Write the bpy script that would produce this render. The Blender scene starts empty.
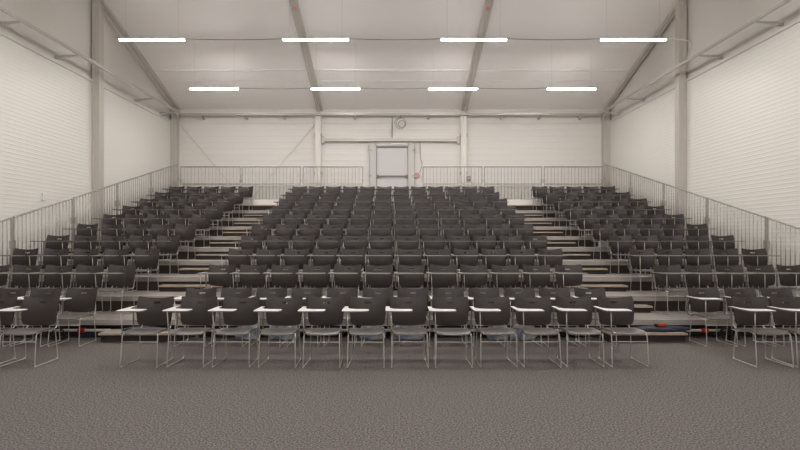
import bpy, bmesh, math, random
from mathutils import Vector, Matrix
random.seed(7)
SC = bpy.context.scene
COL = SC.collection

# ------------------------------------------------------------------ materials
def mat(name, color, rough=0.5, metal=0.0, spec=0.5, emit=None, strength=0.0):
    m = bpy.data.materials.new(name)
    m.use_nodes = True
    b = m.node_tree.nodes['Principled BSDF']
    b.inputs['Base Color'].default_value = (*color, 1)
    b.inputs['Roughness'].default_value = rough
    b.inputs['Metallic'].default_value = metal
    b.inputs['Specular IOR Level'].default_value = spec
    if emit:
        b.inputs['Emission Color'].default_value = (*emit, 1)
        b.inputs['Emission Strength'].default_value = strength
    return m

def add_noise(m, scale, c1, c2, detail=2.0, bump=0.0, bump_dist=0.002, stretch=(1, 1, 1), lo=0.35, hi=0.65):
    nt = m.node_tree; N = nt.nodes; L = nt.links
    b = N['Principled BSDF']
    tc = N.new('ShaderNodeTexCoord')
    mp = N.new('ShaderNodeMapping'); mp.inputs['Scale'].default_value = stretch
    nz = N.new('ShaderNodeTexNoise'); nz.inputs['Scale'].default_value = scale; nz.inputs['Detail'].default_value = detail
    rp = N.new('ShaderNodeValToRGB')
    rp.color_ramp.elements[0].position = lo; rp.color_ramp.elements[0].color = (*c1, 1)
    rp.color_ramp.elements[1].position = hi; rp.color_ramp.elements[1].color = (*c2, 1)
    L.new(tc.outputs['Object'], mp.inputs['Vector']); L.new(mp.outputs['Vector'], nz.inputs['Vector'])
    L.new(nz.outputs['Fac'], rp.inputs['Fac']); L.new(rp.outputs['Color'], b.inputs['Base Color'])
    if bump:
        bp = N.new('ShaderNodeBump'); bp.inputs['Strength'].default_value = bump; bp.inputs['Distance'].default_value = bump_dist
        L.new(nz.outputs['Fac'], bp.inputs['Height']); L.new(bp.outputs['Normal'], b.inputs['Normal'])
    return nz

M = {}
M['carpet'] = mat('carpet', (0.1, 0.09, 0.085), 0.95, spec=0.1)
add_noise(M['carpet'], 62, (0.066, 0.057, 0.0535), (0.198, 0.178, 0.168), 2.5, 0.4, 0.003, stretch=(1, 0.9, 1), lo=0.36, hi=0.64)
M['wall'] = mat('ribbed_wall_panel', (0.79, 0.763, 0.715), 0.42, spec=0.4)
M['wall_back'] = mat('back_wall_panel', (0.75, 0.722, 0.685), 0.5, spec=0.35)
M['gable'] = mat('gable_sheet', (0.70, 0.67, 0.63), 0.6, spec=0.3)
M['ceiling'] = mat('ceiling_panel', (0.86, 0.825, 0.81), 0.42, spec=0.3)
nt = M['ceiling'].node_tree
tc = nt.nodes.new('ShaderNodeTexCoord'); nz = nt.nodes.new('ShaderNodeTexNoise'); nz.inputs['Scale'].default_value = 0.35
bp = nt.nodes.new('ShaderNodeBump'); bp.inputs['Strength'].default_value = 0.25; bp.inputs['Distance'].default_value = 0.03
nt.links.new(tc.outputs['Object'], nz.inputs['Vector']); nt.links.new(nz.outputs['Fac'], bp.inputs['Height'])
nt.links.new(bp.outputs['Normal'], nt.nodes['Principled BSDF'].inputs['Normal'])
M['streak_tube'] = mat('white_gloss_streak_tube', (0.86, 0.825, 0.81), 0.12, spec=0.9)  # for the added ceiling tube, glossy to mirror the lamps
M['seam'] = mat('ceiling_seam_strip', (0.70, 0.67, 0.66), 0.5)
M['alu'] = mat('aluminium_profile', (0.54, 0.505, 0.46), 0.45, 0.1)
M['alu_dark'] = mat('dull_aluminium_beam', (0.56, 0.52, 0.48), 0.5, 0.1)
M['white_steel'] = mat('white_painted_steel', (0.78, 0.745, 0.69), 0.45)
M['galv'] = mat('galvanised_steel', (0.50, 0.475, 0.445), 0.38, 0.55)
add_noise(M['galv'], 9, (0.36, 0.335, 0.31), (0.47, 0.44, 0.41), 3.0)
M['tray'] = mat('zinc_tray_metal', (0.55, 0.53, 0.51), 0.35, 0.6)
M['chair'] = mat('charcoal_chair_plastic', (0.036, 0.030, 0.028), 0.46, spec=0.4)
add_noise(M['chair'], 420, (0.0270, 0.0192, 0.0176), (0.0330, 0.0240, 0.0222), 2.0, 0.12, 0.0008)
M['seat'] = mat('grey_seat_surface', (0.15, 0.135, 0.125), 0.4)
M['chrome'] = mat('chrome_tube', (0.60, 0.575, 0.545), 0.32, 0.6)
M['arm'] = mat('grey_arm_tube', (0.17, 0.155, 0.145), 0.45, 0.1)
M['tab_top'] = mat('white_tablet_laminate', (0.82, 0.80, 0.78), 0.28, spec=0.5)
M['tab_grey'] = mat('grey_tablet_laminate', (0.20, 0.183, 0.174), 0.45)
M['tab_edge'] = mat('grey_tablet_edge', (0.16, 0.145, 0.135), 0.5)
M['cap'] = mat('pale_glide_plastic', (0.60, 0.58, 0.55), 0.5)
M['deck'] = mat('grey_stage_deck', (0.40, 0.365, 0.335), 0.5, spec=0.4)
add_noise(M['deck'], 6, (0.22, 0.198, 0.182), (0.31, 0.28, 0.258), 4.0, stretch=(0.3, 2, 2))
M['fascia'] = mat('aluminium_stage_edge', (0.50, 0.46, 0.425), 0.42, 0.25)
add_noise(M['fascia'], 5, (0.36, 0.328, 0.303), (0.47, 0.43, 0.398), 3.0, stretch=(0.5, 1, 4))
M['riser'] = mat('dark_riser_board', (0.042, 0.032, 0.027), 0.6)
M['wood'] = mat('plywood_step_edge', (0.42, 0.30, 0.20), 0.5)
add_noise(M['wood'], 14, (0.36, 0.25, 0.16), (0.48, 0.35, 0.24), 4.0, stretch=(0.6, 4, 8))
M['lamp_body'] = mat('white_lamp_body', (0.85, 0.85, 0.84), 0.4)
M['lamp'] = mat('lit_lamp_diffuser', (0.9, 0.9, 0.9), 0.4, emit=(1.0, 0.975, 0.945), strength=150.0)
M['door'] = mat('lavender_grey_door', (0.63, 0.60, 0.605), 0.45)
M['door_frame'] = mat('grey_door_frame', (0.58, 0.55, 0.535), 0.45)
M['door_dark'] = mat('dark_door_gasket', (0.20, 0.18, 0.175), 0.5)
M['red'] = mat('red_plastic', (0.52, 0.035, 0.022), 0.45)
M['pale_red'] = mat('pale_red_plastic', (0.60, 0.33, 0.30), 0.45)
M['black'] = mat('black_rubber', (0.018, 0.017, 0.017), 0.5)
M['navy'] = mat('navy_cloth', (0.022, 0.028, 0.042), 0.75)
M['blue'] = mat('pale_blue_plastic_sheet', (0.36, 0.46, 0.60), 0.3)
add_noise(M['blue'], 10, (0.25, 0.33, 0.48), (0.78, 0.82, 0.86), 3.0)
M['cable'] = mat('grey_cable', (0.25, 0.235, 0.22), 0.5)
M['white'] = mat('white_plastic', (0.82, 0.80, 0.76), 0.4)
M['glass_blue'] = mat('blue_grey_plastic', (0.30, 0.37, 0.42), 0.4)

# ------------------------------------------------------------------ mesh helpers
def new_bm():
    return bmesh.new()

def box(bm, x0, x1, y0, y1, z0, z1, mi=0):
    vs = [bm.verts.new((x, y, z)) for x in (x0, x1) for y in (y0, y1) for z in (z0, z1)]
    for idx in ((0, 1, 3, 2), (4, 6, 7, 5), (0, 4, 5, 1), (2, 3, 7, 6), (0, 2, 6, 4), (1, 5, 7, 3)):
        f = bm.faces.new([vs[i] for i in idx]); f.material_index = mi
    return vs

def prism(bm, pts, axis, a0, a1, mi=0):
    """closed 2D outline extruded along an axis"""
    def P(p, a):
        if axis == 'x': return (a, p[0], p[1])
        if axis == 'y': return (p[0], a, p[1])
        return (p[0], p[1], a)
    A = [bm.verts.new(P(p, a0)) for p in pts]; B = [bm.verts.new(P(p, a1)) for p in pts]
    n = len(pts)
    f1 = bm.faces.new(A); f2 = bm.faces.new(B[::-1]); f1.material_index = f2.material_index = mi
    for i in range(n):
        f = bm.faces.new((A[i], B[i], B[(i + 1) % n], A[(i + 1) % n])); f.material_index = mi
    return A, B, f1, f2

def rounded(path, r, n=4):
    """round the inner corners of a polyline"""
    P = [Vector(p) for p in path]; out = [P[0]]
    for i in range(1, len(P) - 1):
        a, b, c = P[i - 1], P[i], P[i + 1]
        u = (a - b); v = (c - b)
        rr = min(r, u.length * 0.45, v.length * 0.45)
        p0 = b + u.normalized() * rr; p1 = b + v.normalized() * rr
        for k in range(n + 1):
            t = k / n
            out.append((1 - t) ** 2 * p0 + 2 * t * (1 - t) * b + t * t * p1)
    out.append(P[-1]); return out

def tube(bm, path, r, seg=6, mi=0, closed=False):
    P = [Vector(p) for p in path]; n = len(P)
    rings = []; prev = None
    for i in range(n):
        if closed: t = (P[(i + 1) % n] - P[i - 1]).normalized()
        else: t = (P[min(i + 1, n - 1)] - P[max(i - 1, 0)]).normalized()
        if prev is None:
            a = Vector((0, 0, 1)) if abs(t.z) < 0.9 else Vector((1, 0, 0))
            u = t.cross(a).normalized()
        else:
            u = (prev - t * prev.dot(t)).normalized()
        v = t.cross(u); prev = u
        rings.append([bm.verts.new(P[i] + r * (math.cos(2 * math.pi * k / seg) * u + math.sin(2 * math.pi * k / seg) * v)) for k in range(seg)])
    rng = range(n) if closed else range(n - 1)
    for i in rng:
        A, B = rings[i], rings[(i + 1) % n]
        for k in range(seg):
            f = bm.faces.new((A[k], A[(k + 1) % seg], B[(k + 1) % seg], B[k])); f.smooth = True; f.material_index = mi
    if not closed:
        for R in (rings[0][::-1], rings[-1]):
            f = bm.faces.new(R); f.material_index = mi

def shell(bm, fn, nu, nv, th, skip=None, mi=0):
    """thick sheet: fn(i,j) -> (point, normal); skip(i,j) leaves a hole"""
    F = [[None] * (nv + 1) for _ in range(nu + 1)]; B = [[None] * (nv + 1) for _ in range(nu + 1)]
    for i in range(nu + 1):
        for j in range(nv + 1):
            p, n = fn(i, j)
            F[i][j] = bm.verts.new(Vector(p) + Vector(n) * th / 2); B[i][j] = bm.verts.new(Vector(p) - Vector(n) * th / 2)
    on = lambda i, j: 0 <= i < nu and 0 <= j < nv and not (skip and skip(i, j))
    for i in range(nu):
        for j in range(nv):
            if not on(i, j): continue
            f = bm.faces.new((F[i][j], F[i + 1][j], F[i + 1][j + 1], F[i][j + 1])); f.smooth = True
            f = bm.faces.new((B[i][j], B[i][j + 1], B[i + 1][j + 1], B[i + 1][j])); f.smooth = True
            for (di, dj, a, b) in ((-1, 0, (i, j), (i, j + 1)), (1, 0, (i + 1, j + 1), (i + 1, j)), (0, -1, (i + 1, j), (i, j)), (0, 1, (i, j + 1), (i + 1, j + 1))):
                if not on(i + di, j + dj):
                    bm.faces.new((F[a[0]][a[1]], F[b[0]][b[1]], B[b[0]][b[1]], B[a[0]][a[1]]))

def obj(name, bm, m, parent=None, loc=(0, 0, 0), bevel=0.0):
    bmesh.ops.recalc_face_normals(bm, faces=bm.faces[:])
    for e in bm.edges:
        if len(e.link_faces) == 2 and e.calc_face_angle(0) > 0.9: e.smooth = False
    me = bpy.data.meshes.new(name); bm.to_mesh(me); bm.free()
    for mm in (m if isinstance(m, (list, tuple)) else [m]): me.materials.append(mm)
    o = bpy.data.objects.new(name, me); COL.objects.link(o); o.location = loc
    if parent is not None: o.parent = parent
    if bevel:
        b = o.modifiers.new('bevel', 'BEVEL'); b.width = bevel; b.segments = 2; b.limit_method = 'ANGLE'
    return o

def tag(o, label=None, cat=None, group=None, kind=None):
    if label: o['label'] = label
    if cat: o['category'] = cat
    if group: o['group'] = group
    if kind: o['kind'] = kind
    return o

def thing(name, label, cat, loc=(0, 0, 0), rz=0.0, group=None):
    o = bpy.data.objects.new(name, None); COL.objects.link(o)
    o.empty_display_size = 0.1
    o.location = loc; o.rotation_euler = (0, 0, rz)
    return tag(o, label, cat, group)

def dup(root, loc, rz, label):
    r = root.copy(); COL.objects.link(r); r.location = loc; r.rotation_euler = (0, 0, rz); r['label'] = label
    for ch in root.children:
        c = ch.copy(); COL.objects.link(c); c.parent = r
        for g in ch.children:
            d = g.copy(); COL.objects.link(d); d.parent = c
    return r

def struct(name, bm, m, parent=None, bevel=0.0):
    o = obj(name, bm, m, parent, bevel=bevel)
    if parent is None: o['kind'] = 'structure'
    return o

ORD = ['first', 'second', 'third', 'fourth', 'fifth', 'sixth', 'seventh', 'eighth', 'ninth', 'tenth', 'eleventh', 'twelfth']

# ------------------------------------------------------------------ the camera frame: x right, y depth, z up
XL, XR, YB, YF = -8.17, 7.97, 19.8, -4.2
ZE = 5.92            # top of the ribbed wall panels
YA = 7.8             # ridge
def roof(y): return 6.47 + 0.325 * (YB - y) if y >= YA else 6.47 + 0.325 * (y - YF)
ZA = roof(YA)

cam = bpy.data.cameras.new('camera'); co = bpy.data.objects.new('camera', cam); COL.objects.link(co)
cam.sensor_width = 36; cam.lens = 24; cam.clip_end = 100
cam.shift_x = 7 / 800; cam.shift_y = 13 / 800
co.location = (0, 0, 1.66); co.rotation_euler = (math.pi / 2, 0, 0)
SC.camera = co

# ------------------------------------------------------------------ room shell
bm = new_bm(); box(bm, XL, XR, YF, YB, -0.1, 0); struct('floor', bm, M['carpet'])

def rib_profile(z0, z1, pitch, depth):
    pts = []; z = z0
    while z < z1 - 1e-4:
        for dz, d in ((0.0, 0.0), (0.58, 0.0), (0.70, depth), (0.88, depth)):
            zz = z + dz * pitch
            if zz < z1: pts.append((zz, d))
        z += pitch
    pts.append((z1, 0.0)); return pts

def ribbed(name, face, z0, z1, a0, a1, at, sgn, pitch, depth, m):
    bm = new_bm(); pr = rib_profile(z0, z1, pitch, depth)
    def P(a, d, z): return (at - sgn * d, a, z) if face == 'x' else (a, at - sgn * d, z)
    rows = [(bm.verts.new(P(a0, d, z)), bm.verts.new(P(a1, d, z))) for z, d in pr]
    for (A, B), (C, D) in zip(rows, rows[1:]): bm.faces.new((A, B, D, C))
    # give the panel its back
    bk = [bm.verts.new(P(a, -0.08, z)) for a, z in ((a0, z0), (a1, z0), (a1, z1), (a0, z1))]
    bm.faces.new(bk)
    bm.faces.new((rows[-1][0], rows[-1][1], bk[2], bk[3])); bm.faces.new((rows[0][1], rows[0][0], bk[0], bk[1]))
    return struct(name, bm, m)
ribbed('wall_left', 'x', 0, ZE, YF, YB, XL, -1, 0.09, 0.003, M['wall'])
ribbed('wall_right', 'x', 0, ZE, YF, YB, XR, 1, 0.09, 0.003, M['wall'])
ribbed('wall_back', 'y', 0, ZE, XL, XR, YB, 1, 0.23, 0.004, M['wall_back'])
ribbed('wall_front', 'y', 0, 6.47, XL, XR, YF, -1, 0.23, 0.004, M['wall_back'])
for nm, x0, x1 in (('wall_left_gable', XL - 0.12, XL - 0.04), ('wall_right_gable', XR + 0.04, XR + 0.12)):
    bm = new_bm(); prism(bm, [(YF, ZE - 0.02), (YB + 0.1, ZE - 0.02), (YB + 0.1, 6.47), (YA, ZA), (YF, 6.47)], 'x', x0, x1)
    struct(nm, bm, M['gable'])
bm = new_bm(); box(bm, XL, XR, YB + 0.05, YB + 0.12, ZE, 6.55); struct('wall_back_upper', bm, M['gable'])
bm = new_bm()
prism(bm, [(YF - 0.1, 6.44), (YA, ZA), (YB + 0.12, 6.43), (YB + 0.12, 6.6), (YA, ZA + 0.17), (YF - 0.1, 6.6)], 'x', XL - 0.12, XR + 0.12)
struct('ceiling', bm, M['ceiling'])

# raised seams of the ceiling sheets
bm = new_bm()
for y in (18.15,):
    z = roof(y); box(bm, XL, XR, y - 0.012, y + 0.012, z - 0.012, z + 0.01)
struct('trim_1', bm, M['seam'])
# rounded glossy tube added to make lamp streaks on the ceiling, sagging mid-span
bm = new_bm()
yp = 17.6
pts = [(x, roof(yp) + q) for x, q in ((XL, 0.07), (-5.4, 0.07), (-2.71, 0.085), (-1.3, 0.06), (0.0, 0.04), (1.3, 0.06), (2.63, 0.085), (5.3, 0.07), (XR, 0.07))]
tube(bm, [(x, yp, z) for x, z in pts], 0.09, 48)
struct('added_streak_tube', bm, M['streak_tube'])
# cover strip where the ribbed panels end
bm = new_bm(); box(bm, XL - 0.03, XL + 0.035, YF, YB, ZE - 0.03, ZE + 0.03); struct('trim_left', bm, M['gable'])
bm = new_bm(); box(bm, XR - 0.035, XR + 0.03, YF, YB, ZE - 0.03, ZE + 0.03); struct('trim_right', bm, M['gable'])
bm = new_bm(); box(bm, XL, XR, YB - 0.035, YB + 0.03, ZE - 0.03, ZE + 0.03); struct('trim_back', bm, M['gable'])

# roof beams with edge flanges, following the roof slope
def rafter(name, x, w, label_red=False, ya=YA):
    bm = new_bm()
    sec = [(-w / 2, 0), (-w / 2, -0.11), (-w / 2 + 0.05, -0.11), (-w / 2 + 0.06, -0.085), (-0.02, -0.085), (-0.012, -0.10), (0.012, -0.10), (0.02, -0.085),
           (w / 2 - 0.06, -0.085), (w / 2 - 0.05, -0.11), (w / 2, -0.11), (w / 2, 0)]
    A = [bm.verts.new((x + p, ya, roof(ya) + q)) for p, q in sec]
    B = [bm.verts.new((x + p, YB, roof(YB) + q)) for p, q in sec]
    bm.faces.new(A); bm.faces.new(B[::-1])
    for i in range(len(sec)): bm.faces.new((A[i], B[i], B[(i + 1) % len(sec)], A[(i + 1) % len(sec)]))
    o = struct(name, bm, M['alu_dark'])
    if label_red:
        b2 = new_bm(); y = 14.75; z = roof(y) - 0.12
        box(b2, x - 0.06, x + 0.06, y - 0.07, y + 0.07, z - 0.03, z + 0.04)
        t = obj('red_clamp', b2, M['pale_red'], o, bevel=0.01); t['label'] = 'dull red clamp on the beam'
    # haunch bracket where the beam meets the post
    b3 = new_bm(); prism(b3, [(YB - 0.42, roof(YB - 0.42) - 0.18), (YB - 0.06, roof(YB) - 0.5), (YB - 0.06, roof(YB) - 0.15)], 'x', x - 0.03, x + 0.03)
    obj('haunch_bracket', b3, M['alu_dark'], o)
    return o
rafter('roof_beam_left_gable', XL + 0.21, 0.13)
rafter('roof_beam_left', -2.71, 0.22, True)
rafter('roof_beam_right', 2.63, 0.22, True)
rafter('roof_beam_right_gable', XR - 0.11, 0.13)

# wall posts
def post(name, x0, x1, y0, y1, z1, m, groove):
    bm = new_bm()
    w = x1 - x0; d = 0.012
    if groove == 'y':      # grooved on the face towards the room (-y)
        sec = [(x0, y1), (x0, y0), (x0 + .3 * w, y0), (x0 + .33 * w, y0 + d), (x0 + .67 * w, y0 + d), (x0 + .7 * w, y0), (x1, y0), (x1, y1)]
    prism(bm, sec, 'z', 0, z1)
    return struct(name, bm, m)
post('column_left', XL + 0.005, XL + 0.21, 14.46, 14.68, roof(14.6) - 0.02, M['alu'], 'y')
post('column_right', XR - 0.21, XR - 0.005, 14.46, 14.68, roof(14.6) - 0.02, M['alu'], 'y')
post('column_back_left_corner', XL + 0.005, XL + 0.23, YB - 0.24, YB - 0.01, 6.4, M['alu'], 'y')
post('column_back_right_corner', XR - 0.23, XR - 0.005, YB - 0.24, YB - 0.01, 6.4, M['alu'], 'y')
for nm, x in (('column_back_left', -2.76), ('column_back_right', 2.60)):
    o = post(nm, x - 0.10, x + 0.10, YB - 0.22, YB - 0.01, 6.33, M['white_steel'], 'y')
    for z in (4.05, 5.45):
        b = new_bm(); box(b, x - 0.13, x - 0.10, YB - 0.2, YB - 0.05, z - 0.06, z + 0.06); box(b, x + 0.10, x + 0.13, YB - 0.2, YB - 0.05, z - 0.06, z + 0.06)
        obj('side_bracket', b, M['galv'], o)

# header beam over the door
t = thing('header_beam', 'tan grey steel beam spanning the back wall above the door', 'beam', (-0.08, YB - 0.12, 5.27))
bm = new_bm(); box(bm, -2.54, 2.54, -0.06, 0.06, -0.055, 0.055); obj('beam', bm, M['alu'], t, bevel=0.008)
for s in (-1, 1):
    bm = new_bm(); box(bm, s * 2.49 - 0.05, s * 2.49 + 0.05, -0.075, 0.075, -0.13, 0.13); obj('end_plate', bm, M['alu_dark'], t)

# door on the landing
ZD = 2.95
d = bpy.data.objects.new('door_1', None); COL.objects.link(d); d.location = (-0.03, YB, ZD); d['kind'] = 'structure'
bm = new_bm()
for s in (-1, 1):
    box(bm, s * 0.70 - 0.12, s * 0.70 + 0.12, -0.12, -0.01, 0, 2.23)
box(bm, -0.63, 0.63, -0.12, -0.01, 2.09, 2.23)
obj('door_frame', bm, M['door_frame'], d, bevel=0.006)
bm = new_bm()
for s in (-1, 1):
    box(bm, s * 0.58 - 0.01, s * 0.58 + 0.01, -0.128, -0.03, 0, 2.09)
    box(bm, s * 0.82 - 0.012, s * 0.82 + 0.012, -0.10, -0.01, 0, 2.23)
box(bm, -0.58, 0.58, -0.128, -0.03, 2.05, 2.07)
obj('gasket', bm, M['door_dark'], d)
bm = new_bm(); box(bm, -0.578, 0.578, -0.075, -0.02, 0.02, 2.05)
box(bm, -0.50, 0.50, -0.085, -0.07, 1.1, 1.97)
box(bm, -0.50, 0.50, -0.085, -0.07, 0.1, 0.82)
obj('door_leaf', bm, M['door'], d, bevel=0.006)
bm = new_bm(); tube(bm, [(-0.54, -0.16, 0.99), (0.54, -0.16, 0.99)], 0.024, 8)
for s in (-1, 1): box(bm, s * 0.54 - 0.035, s * 0.54 + 0.035, -0.19, -0.07, 0.94, 1.04)
pb = obj('push_bar', bm, M['door_dark'], d); pb['label'] = 'dark push bar across the door'
for s in (-1, 1):
    for z in (0.25, 1.0, 1.95):
        bm = new_bm(); box(bm, s * 0.80 - 0.05, s * 0.80 + 0.05, -0.15, -0.12, z - 0.035, z + 0.035); obj('hinge', bm, M['galv'], d)
bm = new_bm(); box(bm, -0.05, 0.55, -0.17, -0.12, 2.15, 2.20); obj('closer_arm', bm, M['white_steel'], d, bevel=0.005)

# ------------------------------------------------------------------ wall-mounted runs
def tray(name, label, axis, at, a0, a1, z, wall, stops):
    t = thing(name, label, 'cable tray')
    bm = new_bm()
    h, w = 0.03, 0.032
    sec = [(at - w, z + h), (at - w, z - h), (at + w, z - h), (at + w, z + h), (at + w - 0.008, z + h), (at + w - 0.008, z - h + 0.008), (at - w + 0.008, z - h + 0.008), (at - w + 0.008, z + h)]
    prism(bm, sec, 'y' if axis == 'y' else 'x', a0, a1)
    obj('channel', bm, M['tray'], t)
    bm = new_bm()
    P = (lambda a, q: (q, a, z + h)) if axis == 'y' else (lambda a, q: (a, q, z + h))
    tube(bm, [P(a0, at), P(a1, at)], 0.022, 8)
    c = obj('conduit', bm, M['white_steel'], t); c['label'] = 'pale conduit lying in the tray'
    for s in stops:
        bm = new_bm()
        lo, hi = min(at, wall), max(at, wall)
        if axis == 'y': prism(bm, [(at, z - h), (wall, z - h - 0.02), (wall, z - h - 0.10), (at, z - h - 0.025)], 'y', s - 0.03, s + 0.03)
        else: prism(bm, [(at, z - h), (wall, z - h - 0.02), (wall, z - h - 0.10), (at, z - h - 0.025)], 'x', s - 0.03, s + 0.03)
        obj('bracket', bm, M['tray'], t)
    return t
ST = (8.9, 10.9, 12.9, 16.9, 18.7)
tray('cable_tray', 'long zinc cable tray on brackets high along the left wall', 'y', XL + 0.56, 6.9, 19.15, 6.12, XL + 0.001, ST)
tray('cable_tray', 'long zinc cable tray on brackets high along the right wall', 'y', XR - 0.56, 6.9, 19.15, 6.12, XR - 0.001, ST)
tray('cable_tray', 'zinc cable tray across the top of the back wall', 'x', YB - 0.40, XL + 0.40, XR - 0.40, 6.17, YB - 0.001, (-7.0, -5.4, -4.0, -1.4, 1.3, 4.0, 5.4, 6.9))

def wire(name, label, cat, path, r, m, rnd=0.1, seg=6, group=None):
    bm = new_bm(); tube(bm, rounded(path, rnd), r, seg)
    return tag(obj(name, bm, m), label, cat, group)
wire('bracing_rod', 'thin bracing rod slanting down rightward from the back left corner', 'bracing rod', [(XL + 0.3, YB - 0.10, 5.85), (-2.9, YB - 0.10, 0.0)], 0.009, M['alu'])
wire('bracing_rod', 'thin bracing rod slanting down leftward from the left white back post', 'bracing rod', [(-2.9, YB - 0.06, 5.85), (XL + 0.3, YB - 0.06, 0.0)], 0.009, M['alu'])

# coil of cable under the back tray
t = thing('cable_coil', 'loose coil of grey cable hanging below the back tray', 'cable', (0.27, YB - 0.40, 5.83))
for k, (r, dx, dz) in enumerate(((0.20, 0, 0), (0.17, 0.03, 0.02), (0.12, 0.05, -0.02))):
    bm = new_bm(); n = 28
    tube(bm, [(dx + r * math.cos(2 * math.pi * i / n), 0.015 * k - 0.02, dz + r * math.sin(2 * math.pi * i / n)) for i in range(n)], 0.011, 6, closed=True)
    obj('loop', bm, M['cable'], t)
bm = new_bm(); tube(bm, [(0, 0, 0.18), (0, 0, 0.315)], 0.012, 6); obj('tie', bm, M['cable'], t)
wire('drop_cable', 'thin grey cable dropping from the back tray to the header beam', 'cable', [(-0.03, YB - 0.33, 6.1), (-0.03, YB - 0.05, 5.9), (-0.03, YB - 0.05, 5.33)], 0.012, M['cable'])
wire('call_point_cable', 'thin cable running down to the red call point beside the door', 'cable',
     [(1.00, YB - 0.03, 5.24), (1.01, YB - 0.03, 4.6), (1.10, YB - 0.03, 4.4), (0.98, YB - 0.03, 4.08)], 0.012, M['cable'])
t = thing('call_point', 'small pale red call point on back wall right of the door', 'alarm button', (0.89, YB, 3.98))
bm = new_bm(); tube(bm, [(0, -0.07, 0), (0, -0.005, 0)], 0.105, 20); obj('housing', bm, M['pale_red'], t, bevel=0.01)
bm = new_bm(); box(bm, -0.045, 0.045, -0.08, -0.068, -0.045, 0.045); obj('button', bm, M['pale_red'], t, bevel=0.005)
t = thing('socket_box', 'small dark grey socket box on wall right of the right back post', 'socket', (2.80, YB, 3.86))
bm = new_bm(); box(bm, -0.075, 0.075, -0.07, -0.005, -0.09, 0.09); obj('housing', bm, M['door_dark'], t, bevel=0.01)
bm = new_bm(); box(bm, -0.05, 0.05, -0.085, -0.068, -0.02, 0.06); obj('lid', bm, M['alu'], t, bevel=0.004)
t = thing('light_switch', 'small white switch plate on the left ribbed wall', 'switch', (XL, 12.45, 2.62))
bm = new_bm(); box(bm, 0.004, 0.05, -0.06, 0.06, -0.09, 0.09); obj('plate', bm, M['white'], t, bevel=0.01)
bm = new_bm(); box(bm, 0.048, 0.062, -0.025, 0.025, -0.05, 0.05); obj('rocker', bm, M['white'], t, bevel=0.004)

# ------------------------------------------------------------------ ceiling lamps
LX = (-5.46, -1.75, 1.83, 5.45)
def make_lamp(label, loc):
    y = loc[1]; top = roof(y) - loc[2]
    t = thing('ceiling_lamp', label, 'lamp', loc, group='linear lamps hung under the roof')
    bm = new_bm(); box(bm, -0.76, 0.76, -0.035, 0.035, 0.0, 0.03); obj('housing', bm, M['lamp_body'], t, bevel=0.008)
    bm = new_bm()
    prism(bm, [(-0.036, 0.0), (-0.033, -0.012), (-0.02, -0.02), (0.02, -0.02), (0.033, -0.012), (0.036, 0.0)], 'x', -0.735, 0.735)
    obj('diffuser', bm, M['lamp'], t)
    for s in (-1, 1):
        bm = new_bm(); box(bm, s * 0.75 - 0.015, s * 0.75 + 0.015, -0.038, 0.038, -0.022, 0.0); obj('end_cap', bm, M['lamp_body'], t, bevel=0.004)
        bm = new_bm(); tube(bm, [(s * 0.6, 0, 0.025), (s * 0.6, 0, top)], 0.0015, 5); obj('suspension_wire', bm, M['cable'], t)
    return t
SIDE = ('far left', 'left of the middle', 'right of the middle', 'far right')
for yy, zz, nm in ((12.1, 6.16, 'nearer'), (16.3, 6.22, 'farther')):
    p = None
    for k, x in enumerate(LX):
        lb = f'lit white tube lamp, {SIDE[k]} in the {nm} hanging row'
        if p is None: p = make_lamp(lb, (x, yy, zz))
        else: dup(p, (x, yy, zz), 0, lb)
    for k in range(3):
        x0, x1 = LX[k] + 0.755, LX[k + 1] - 0.755
        wire('lamp_cable', f'thin cable slung between {ORD[k]} and {ORD[k + 1]} lamps of the {nm} row', 'cable',
             [(x0, yy, zz + 0.02), ((x0 + x1) / 2, yy, zz - 0.01), (x1, yy, zz + 0.02)], 0.009, M['cable'], 0.6, group='cables between lamps')
for yy in (7.9, 3.7, -0.5):
    p = None
    for k, x in enumerate(LX):
        lb = f'lit white tube lamp, {SIDE[k]}, ' + ('over the front chairs' if yy == 7.9 else 'over the open floor' if yy > 0 else 'near the front wall')
        if p is None: p = make_lamp(lb, (x, yy, 6.16))
        else: dup(p, (x, yy, 6.16), 0, lb)
wire('lamp_feed_cable', 'thin white cable from the right end lamp to the right tray', 'cable',
     [(6.20, 12.1, 6.18), (6.85, 12.3, 6.22), (7.25, 12.9, 6.30), (7.41, 13.4, 6.22)], 0.012, M['white_steel'], 0.3)

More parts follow.
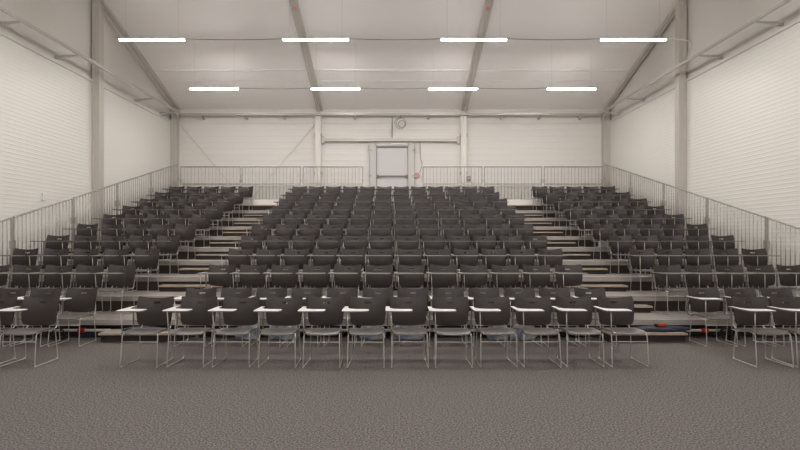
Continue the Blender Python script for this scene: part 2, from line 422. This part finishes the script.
# ------------------------------------------------------------------ tiered stage
F0, STEP, Z0, RISE = 8.82, 1.01, 0.315, 0.278
SXL, SXR = -7.88, 7.68
def F(k): return F0 + STEP * (k - 2)
def Z(k): return Z0 + RISE * (k - 2) if k <= 10 else 2.95
for k in range(2, 12):
    f0 = F(k); f1 = F(k + 1) if k < 11 else YB - 0.26
    nm = 'top landing by the back wall' if k == 11 else ('lowest' if k == 2 else ORD[k - 2] + ' from the floor')
    lb = 'pale edged rear landing in front of the back wall' if k == 11 else f'wide grey seating tier with pale front edge, {nm}'
    t = thing('seating_tier', lb, 'stage', (0, f0, 0), group='stepped seating tiers')
    z = Z(k); dep = f1 - f0
    bm = new_bm(); box(bm, SXL, SXR, 0.03, dep, z - 0.05, z); obj('deck', bm, M['deck'], t)
    bm = new_bm(); fh = 0.20 if k == 11 else 0.095
    prism(bm, [(0.0, z - 0.004), (0.0, z - fh), (0.03, z - fh), (0.03, z)], 'x', SXL, SXR)
    fa = obj('front_edge', bm, M['fascia'] if k < 11 else M['white_steel'], t)
    rec = 0.20 if k == 2 else 0.04
    bm = new_bm(); box(bm, SXL + 0.02, SXR - 0.02, rec, rec + 0.02, 0, z - 0.05); obj('riser_board', bm, M['riser'], t)
    if k == 2:
        for a, b in ((SXL + 0.1, -4.70), (-3.38, -0.03), (0.03, 3.38), (4.66, SXR - 0.1)):
            bm = new_bm(); tube(bm, [(a, 0.05, 0.125), (b, 0.05, 0.125)], 0.024, 8); o = obj('base_tube', bm, M['white_steel'], t)
            for x in (a + 0.12, b - 0.12):
                bm = new_bm(); tube(bm, [(x, 0.05, 0.0), (x, 0.05, 0.125)], 0.018, 8); tube(bm, [(x, 0.05, 0.0), (x, 0.05, 0.012)], 0.04, 10)
                obj('leg', bm, M['galv'], o)
        for px in (82, 309, 352, 571, 704):
            x = (px - 393) * 8.87 / 533
            bm = new_bm(); tube(bm, [(x - 0.055, 0.05, 0.125), (x + 0.055, 0.05, 0.125)], 0.042, 10)
            o = obj('clamp', bm, M['red'], t); o['label'] = 'red clamp on the tube'

# half-height steps in the two aisles
def aisle_step(k, side):
    y1 = F(k) + 0.03; y0 = F(k) - 0.27; z = Z(k) - RISE / 2 - 0.02 if k < 11 else 2.75
    if k == 2: y0 = F(k) - 0.40; z = 0.15
    x0, x1 = (-4.66, -3.42) if side == 'left' else (3.42, 4.66)
    xc = (x0 + x1) / 2
    where = 'lowest' if k == 2 else ('topmost' if k == 11 else ORD[k - 2] + ' from the floor')
    t = thing('aisle_step', f'half-height step with tan plywood edge in the {side} aisle, {where}', 'step', (xc, y0, 0), group='half-height aisle steps')
    hw = (x1 - x0) / 2
    zb = 0.0 if k == 2 else Z(k - 1)
    bm = new_bm(); box(bm, -hw, hw, 0.0, y1 - y0 - 0.04, z - 0.028, z); obj('tread', bm, M['wood'], t, bevel=0.004)
    bm = new_bm(); box(bm, -hw + 0.01, hw - 0.01, 0.006, y1 - y0 - 0.045, z, z + 0.006); obj('tread_mat', bm, M['deck'], t)
    bm = new_bm()
    for s in (-1, 0, 1): box(bm, s * (hw - 0.03) - 0.015, s * (hw - 0.03) + 0.015, 0.06, y1 - y0 - 0.045, zb, z - 0.028)
    box(bm, -hw + 0.015, hw - 0.015, 0.07, 0.09, zb, z - 0.028)
    obj('support', bm, M['riser'], t)
for k in range(2, 12):
    for side in ('left', 'right'): aisle_step(k, side)

# ------------------------------------------------------------------ guard rails
def bar_row(t, x0, x1, base, top, mid, y=0.0):
    """straight section in local x; base/top/mid are z functions of local x"""
    bm = new_bm(); tube(bm, [(x0, y, top(x0)), (x1, y, top(x1))], 0.021, 8); obj('top_rail', bm, M['galv'], t)
    bm = new_bm(); tube(bm, [(x0, y, base(x0) + 0.07), (x1, y, base(x1) + 0.07)], 0.016, 6); obj('bottom_rail', bm, M['galv'], t)
    if mid:
        bm = new_bm(); box(bm, x0, x1, y - 0.022, y + 0.022, mid(x0) - 0.03, mid(x0) + 0.03); obj('mid_rail', bm, M['galv'], t)
    n = max(3, round((x1 - x0) / 0.122))
    for i in range(1, n):
        x = x0 + (x1 - x0) * i / n
        bm = new_bm(); tube(bm, [(x, y, base(x) + 0.07), (x, y, top(x))], 0.0105, 5); obj('baluster', bm, M['galv'], t)

SECT = ((-7.54, -5.42, 'leftmost'), (-5.36, -3.29, 'second from the left'), (-3.19, -1.08, 'just left of the door'),
        (1.07, 3.16, 'just right of the door'), (3.25, 5.28, 'second from the right'), (5.38, 7.43, 'rightmost'))
for x0, x1, w in SECT:
    t = thing('guard_rail', f'grey steel railing section along the back landing, {w}', 'railing', ((x0 + x1) / 2, 18.95, ZD), group='railing sections')
    h = (x1 - x0) / 2
    bar_row(t, -h, h, lambda x: 0.0, lambda x: 1.24, lambda x: 0.62)
    for s in (-1, 1):
        bm = new_bm(); tube(bm, [(s * h, 0, 0), (s * h, 0, 1.24)], 0.02, 8); obj('post', bm, M['galv'], t)
        bm = new_bm(); box(bm, s * h - 0.025, s * h + 0.025, -0.03, 0.03, 0.66, 0.80); obj('coupler', bm, M['galv'], t)

def nosing(y): return Z0 + RISE / STEP * (y - F0)
for X, sd in ((-7.63, 'left'), (7.49, 'right')):
    for j, (y0, y1) in enumerate(((16.93, 18.9), (14.93, 16.87), (12.93, 14.87), (10.93, 12.87), (8.93, 10.87))):
        w = ('highest', 'second highest', 'middle one', 'second lowest', 'lowest')[j]
        sk = 0.018 if sd == 'left' else -0.018
        t = thing('guard_rail', f'sloping grey steel railing section up the {sd} wall, {w}', 'railing', (X - sk * (18.9 - y0), y0, 0), math.pi / 2 - sk, 'railing sections')
        L = y1 - y0
        bar_row(t, 0, L, lambda x, y0=y0: nosing(y0 + x) + 0.06, lambda x, y0=y0: nosing(y0 + x) + 1.19, None)
        for x in (0.0, L):
            y = y0 + x
            kk = max(k for k in range(2, 12) if F(k) <= y - 0.01)
            bm = new_bm(); tube(bm, [(x, 0, Z(kk)), (x, 0, nosing(y) + 1.19)], 0.02, 8); obj('post', bm, M['galv'], t)
            bm = new_bm(); box(bm, x - 0.025, x + 0.025, -0.03, 0.03, nosing(y) + 0.56, nosing(y) + 0.72); obj('coupler', bm, M['galv'], t)

# ------------------------------------------------------------------ the tablet-arm chair (faces -y, rear feet at y=0)
def make_chair(label, caps):
    t = thing('tablet_chair', label, 'chair', group='dark tablet-arm chairs')
    # backrest with a hand slot
    U = [-1, -0.93, -0.8, -0.6, -0.4, -0.19, 0, 0.19, 0.4, 0.6, 0.8, 0.93, 1]
    V = [0, 0.04, 0.12, 0.25, 0.42, 0.58, 0.72, 0.80, 0.865, 0.94, 1.0]
    def back(i, j):
        u, v = U[i], V[j]
        hw = 0.226 + 0.022 * math.sin(min(v, 0.75) / 0.75 * math.pi / 2) - 0.004 * max(0, v - 0.75) / 0.25
        if v < 0.12: hw -= 0.020 * (1 - v / 0.12) ** 2
        zb = 0.463 + 0.020 * abs(u) ** 2.6
        zt = 0.829 + 0.034 * abs(u) ** 1.9 - (0.006 if abs(u) > 0.97 else 0)
        z = zb + (zt - zb) * v
        x = u * hw
        y = -0.020 - 0.015 * v + 0.105 * v * v - 0.062 * u * u * (0.65 + 0.35 * v)
        n = Vector((0.42 * u, 1, -(-0.015 + 0.21 * v) / 0.38)).normalized()
        return (x, y, z), n
    bm = new_bm(); shell(bm, back, len(U) - 1, len(V) - 1, 0.010, skip=lambda i, j: i in (5, 6) and j == 7)
    obj('backrest', bm, M['chair'], t)
    # seat
    nu, nv = 10, 9
    def seat(i, j):
        u = -1 + 2 * i / nu; v = j / nv          # v 0 front .. 1 rear
        hw = 0.225 - 0.028 * max(0, (0.16 - v) / 0.16) ** 2 - 0.02 * max(0, (v - 0.8) / 0.2) ** 2
        y = -0.485 + 0.455 * v - (0.0 if v > 0.01 else -0.006) + 0.02 * (u * u) * (1 - v)
        z = 0.452 - 0.020 * (1 - u * u) * math.sin(math.pi * min(1, v * 0.9 + 0.1)) - 0.030 * max(0, (0.22 - v) / 0.22) ** 2 - 0.010 * v - 0.014 * max(0, (v - 0.7) / 0.3) ** 2
        return (u * hw, y, z), Vector((0, 0, 1))
    bm = new_bm(); shell(bm, seat, nu, nv, 0.012); st = obj('seat', bm, M['seat'], t); st['label'] = 'grey seat, paler than the backrest'
    for s in (-1, 1):
        bm = new_bm()
        tube(bm, rounded([(s * 0.195, -0.30, 0.427), (s * 0.205, -0.035, 0.424), (s * 0.22, 0.0, 0.0085), (s * 0.235, -0.50, 0.0085), (s * 0.228, -0.455, 0.428), (s * 0.195, -0.30, 0.427)], 0.045, 4), 0.007, 6)
        lg = obj('leg', bm, M['chrome'], t)
        if caps:
            for y in (-0.02, -0.478):
                bm = new_bm(); tube(bm, [(s * (0.222 if y > -0.1 else 0.234), y - 0.014, 0.0105), (s * (0.222 if y > -0.1 else 0.234), y + 0.014, 0.0105)], 0.0105, 6)
                obj('foot_cap', bm, M['cap'], lg)
    bm = new_bm(); tube(bm, [(-0.232, -0.468, 0.325), (0.232, -0.468, 0.325)], 0.0065, 6); obj('stretcher', bm, M['chrome'], t)
    bm = new_bm(); tube(bm, rounded([(-0.195, -0.16, 0.424), (-0.20, 0.012, 0.43), (-0.19, 0.045, 0.60), (0.19, 0.045, 0.60), (0.20, 0.012, 0.43), (0.195, -0.16, 0.424)], 0.05, 4), 0.0085, 6)
    obj('back_frame', bm, M['chrome'], t)
    # writing tablet
    out = [(-0.312, -0.03), (-0.262, -0.03), (-0.256, -0.19), (-0.215, -0.265), (-0.13, -0.295), (0.0, -0.305), (0.022, -0.315), (0.035, -0.345), (0.035, -0.455), (0.022, -0.49),
           (-0.01, -0.505), (-0.25, -0.505), (-0.295, -0.49), (-0.313, -0.45), (-0.313, -0.20)]
    if not caps: out = [(x + (0.17 if x > -0.02 else 0), y) for x, y in out]
    bm = new_bm(); A, B, f1, f2 = prism(bm, out, 'z', 0.714, 0.727, 0)
    bm.normal_update()
    f1.material_index = 0; f2.material_index = 1
    tb = obj('writing_tablet', bm, [M['tab_edge'], M['tab_top'] if caps else M['tab_grey']], t); tb['label'] = 'white writing tablet on an arm' if caps else 'grey writing tablet on an arm'
    bm = new_bm(); tube(bm, [(-0.2285, -0.458, 0.42), (-0.240, -0.472, 0.716)], 0.007, 6); obj('tablet_post', bm, M['chrome'], tb)
    bm = new_bm(); tube(bm, rounded([(-0.195, -0.10, 0.426), (-0.284, -0.07, 0.43), (-0.284, -0.055, 0.50)], 0.04, 3), 0.009, 6)
    tube(bm, [(-0.284, -0.055, 0.47), (-0.284, -0.055, 0.716)], 0.012, 8)
    obj('arm_support', bm, M['arm'], tb)
    return t

ROWN = ['front floor row', 'second floor row', 'lowest tier', 'second tier up', 'third tier up', 'fourth tier up', 'fifth tier up', 'sixth tier up', 'seventh tier up', 'eighth tier up', 'topmost tier']
protos = {}
def chair(px, y, z, label, near):
    rz = random.uniform(-0.012, 0.012)
    x = px
    if near not in protos:
        o = make_chair(label, near); o.location = (x, y, z); o.rotation_euler = (0, 0, rz); protos[near] = o
    else: dup(protos[near], (x, y, z), rz, label)

def clabel(block, i, n, k):
    if block == 'centre':
        if i == 0: w = 'at the left aisle end'
        elif i == n - 1: w = 'at the right aisle end'
        elif i < 6: w = f'{ORD[i]} from the left aisle'
        else: w = f'{ORD[n - 1 - i]} from the right aisle'
    else:
        if i == 0: w = f'beside the {block} aisle'
        elif i == 4: w = f'beside the {block} railing'
        else: w = f'{ORD[i]} out from the {block} aisle'
    return f'dark tablet-arm chair {w}, {ROWN[k]} of {block} block'

CX = 393
E_PX = (156.5, 199.5, 242, 285, 326.5, 368, 408.5, 450, 491.5, 532.5, 573.5, 615)
for i, px in enumerate(E_PX): chair((px - CX) * 7.32 / 533, 7.32 + random.uniform(-.02, .02), 0, clabel('centre', i, 12, 0), True)
for i in range(12): chair(0.04 + 0.57 * (i - 5.5), 8.62, 0, clabel('centre', i, 12, 1), True)
OFF = {2: 0.04, 3: 0.05, 4: 0.03, 5: -0.01, 6: 0.02, 7: 0.02, 8: 0.0, 9: -0.02, 10: 0.0}
for k in range(2, 11):
    for i in range(12):
        chair(OFF[k] + (0.577 if k == 2 else 0.57) * (i - 5.5) + random.uniform(-.008, .008), F(k) + 0.975, Z(k), clabel('centre', i, 12, k), False)
for side, s in (('left', -1), ('right', 1)):
    xs0 = [4.82, 5.40] if s < 0 else [4.89, 5.42]
    for i, x in enumerate(xs0): chair(s * x, 7.32, 0, clabel(side, i, 9, 0), True)
    xs1 = [5.02, 5.60, 6.17] if s < 0 else [5.01, 5.60, 6.19]
    for i, x in enumerate(xs1): chair(s * x, 8.62, 0, clabel(side, i, 9, 1), True)
    for k in range(2, 11):
        sp = {2: 0.58, 3: 0.615, 4: 0.612, 5: 0.59}.get(k, 0.575) if s < 0 else 0.568
        b = (4.97 if k < 10 else 4.94) if s < 0 else {10: 4.92, 9: 4.97}.get(k, 5.03)
        for i in range(5):
            chair(s * (b + sp * i) + random.uniform(-.01, .01), F(k) + 0.975, Z(k), clabel(side, i, 5, k), False)

# ------------------------------------------------------------------ oddments lying at the stage front
def crumple(name, label, cat, loc, sx, sy, sz, m, seed, group=None):
    rnd = random.Random(seed); bm = new_bm()
    bmesh.ops.create_icosphere(bm, subdivisions=3, radius=1.0)
    ph = [(rnd.uniform(2, 6), rnd.uniform(2, 6), rnd.uniform(0, 6)) for _ in range(4)]
    for v in bm.verts:
        c = v.co.copy()
        d = sum(0.07 * math.sin(a * c.x * 1.6 + b * c.y * 1.3 + p) for a, b, p in ph)
        c = c * (1 + d)
        v.co = (c.x * sx, c.y * sy, max(0.0, (c.z + 0.55)) * sz / 1.55)
    for f in bm.faces: f.smooth = True
    return tag(obj(name, bm, m, loc=loc), label, cat, group)
def PX(px, d): return (px - CX) * d / 533
crumple('cloth_bundle', 'dark navy folded cloth lying on the lowest right aisle step', 'cloth', (PX(662, 8.6), 8.62, 0.156), 0.44, 0.11, 0.085, M['navy'], 3)
crumple('cloth_bundle', 'dark navy folded cloth under the stage edge at the left block', 'cloth', (PX(84, 8.92), 8.94, 0.0), 0.42, 0.06, 0.20, M['navy'], 4)
crumple('cloth_bundle', 'dark navy folded cloth on the lowest left aisle step', 'cloth', (PX(142, 8.6), 8.64, 0.156), 0.32, 0.10, 0.07, M['navy'], 5)
for j, (px, w, lb) in enumerate(((248, 0.20, 'crumpled pale blue plastic sheet under the chairs left of centre'), (284, 0.24, 'crumpled pale blue plastic sheet beside the second red clamp, under chairs'),
                                 (372, 0.22, 'crumpled pale blue plastic sheet under the middle floor chairs, left piece'), (408, 0.24, 'crumpled pale blue plastic sheet under the middle floor chairs, right piece'),
                                 (498, 0.18, 'crumpled pale blue plastic sheet under chairs right of centre'), (524, 0.22, 'crumpled pale blue plastic sheet under floor chairs, rightmost piece'))):
    crumple('plastic_sheet', lb, 'plastic sheet', (PX(px, 8.74), 8.755, 0.0), w, 0.055, 0.27, M['blue'], 10 + j, 'crumpled plastic sheets along the stage front')
t = thing('handset', 'small red and black handset on navy cloth at right aisle', 'handset', (PX(660, 8.60), 8.60, 0.236))
bm = new_bm(); box(bm, -0.045, 0.085, -0.03, 0.03, 0, 0.05); obj('body', bm, M['red'], t, bevel=0.01)
bm = new_bm(); box(bm, -0.09, -0.04, -0.025, 0.025, 0.005, 0.042); obj('grip', bm, M['black'], t, bevel=0.008)
def cable_heap(label, loc, seed):
    rnd = random.Random(seed)
    t = thing('cable_heap', label, 'cable', loc)
    for q in range(5):
        r = rnd.uniform(0.07, 0.13); tx, ty = rnd.uniform(-.06, .06), rnd.uniform(-.02, .02)
        tilt = rnd.uniform(0.5, 1.1); n = 24
        bm = new_bm()
        tube(bm, [(tx + r * math.cos(2 * math.pi * i / n), ty + 0.55 * r * math.sin(2 * math.pi * i / n) * math.cos(tilt), 0.012 + r * math.sin(tilt) * (1 + math.sin(2 * math.pi * i / n))) for i in range(n)], 0.010, 6, closed=True)
        obj('loop', bm, M['black'], t)
cable_heap('heap of black cable on floor at the left stage front', (PX(58, 8.72), 8.72, 0.0), 1)
cable_heap('heap of black cable on floor at the right stage front', (PX(727, 8.72), 8.72, 0.0), 2)
t = thing('carry_case', 'small blue grey case on the deck beside right aisle chairs', 'case', (PX(603, F(6) + 0.15), F(6) + 0.15, Z(6)))
bm = new_bm(); box(bm, -0.10, 0.10, -0.06, 0.06, 0, 0.15); obj('body', bm, M['glass_blue'], t, bevel=0.015)
bm = new_bm(); tube(bm, rounded([(-0.04, 0, 0.145), (-0.04, 0, 0.18), (0.04, 0, 0.18), (0.04, 0, 0.145)], 0.02, 3), 0.006, 6); obj('handle', bm, M['black'], t)

# ------------------------------------------------------------------ world and view
w = bpy.data.worlds.new('world'); SC.world = w; w.use_nodes = True
w.node_tree.nodes['Background'].inputs['Color'].default_value = (0.5, 0.5, 0.5, 1)
w.node_tree.nodes['Background'].inputs['Strength'].default_value = 0.0
SC.view_settings.view_transform = 'Standard'
SC.view_settings.look = 'None'
SC.view_settings.gamma = 1.0
SC.view_settings.use_curve_mapping = False
SC.view_settings.exposure = 0.2
SC.cycles.max_bounces = 10
SC.cycles.diffuse_bounces = 6
SC.cycles.use_denoising = True
SC.cycles.sample_clamp_indirect = 6.0
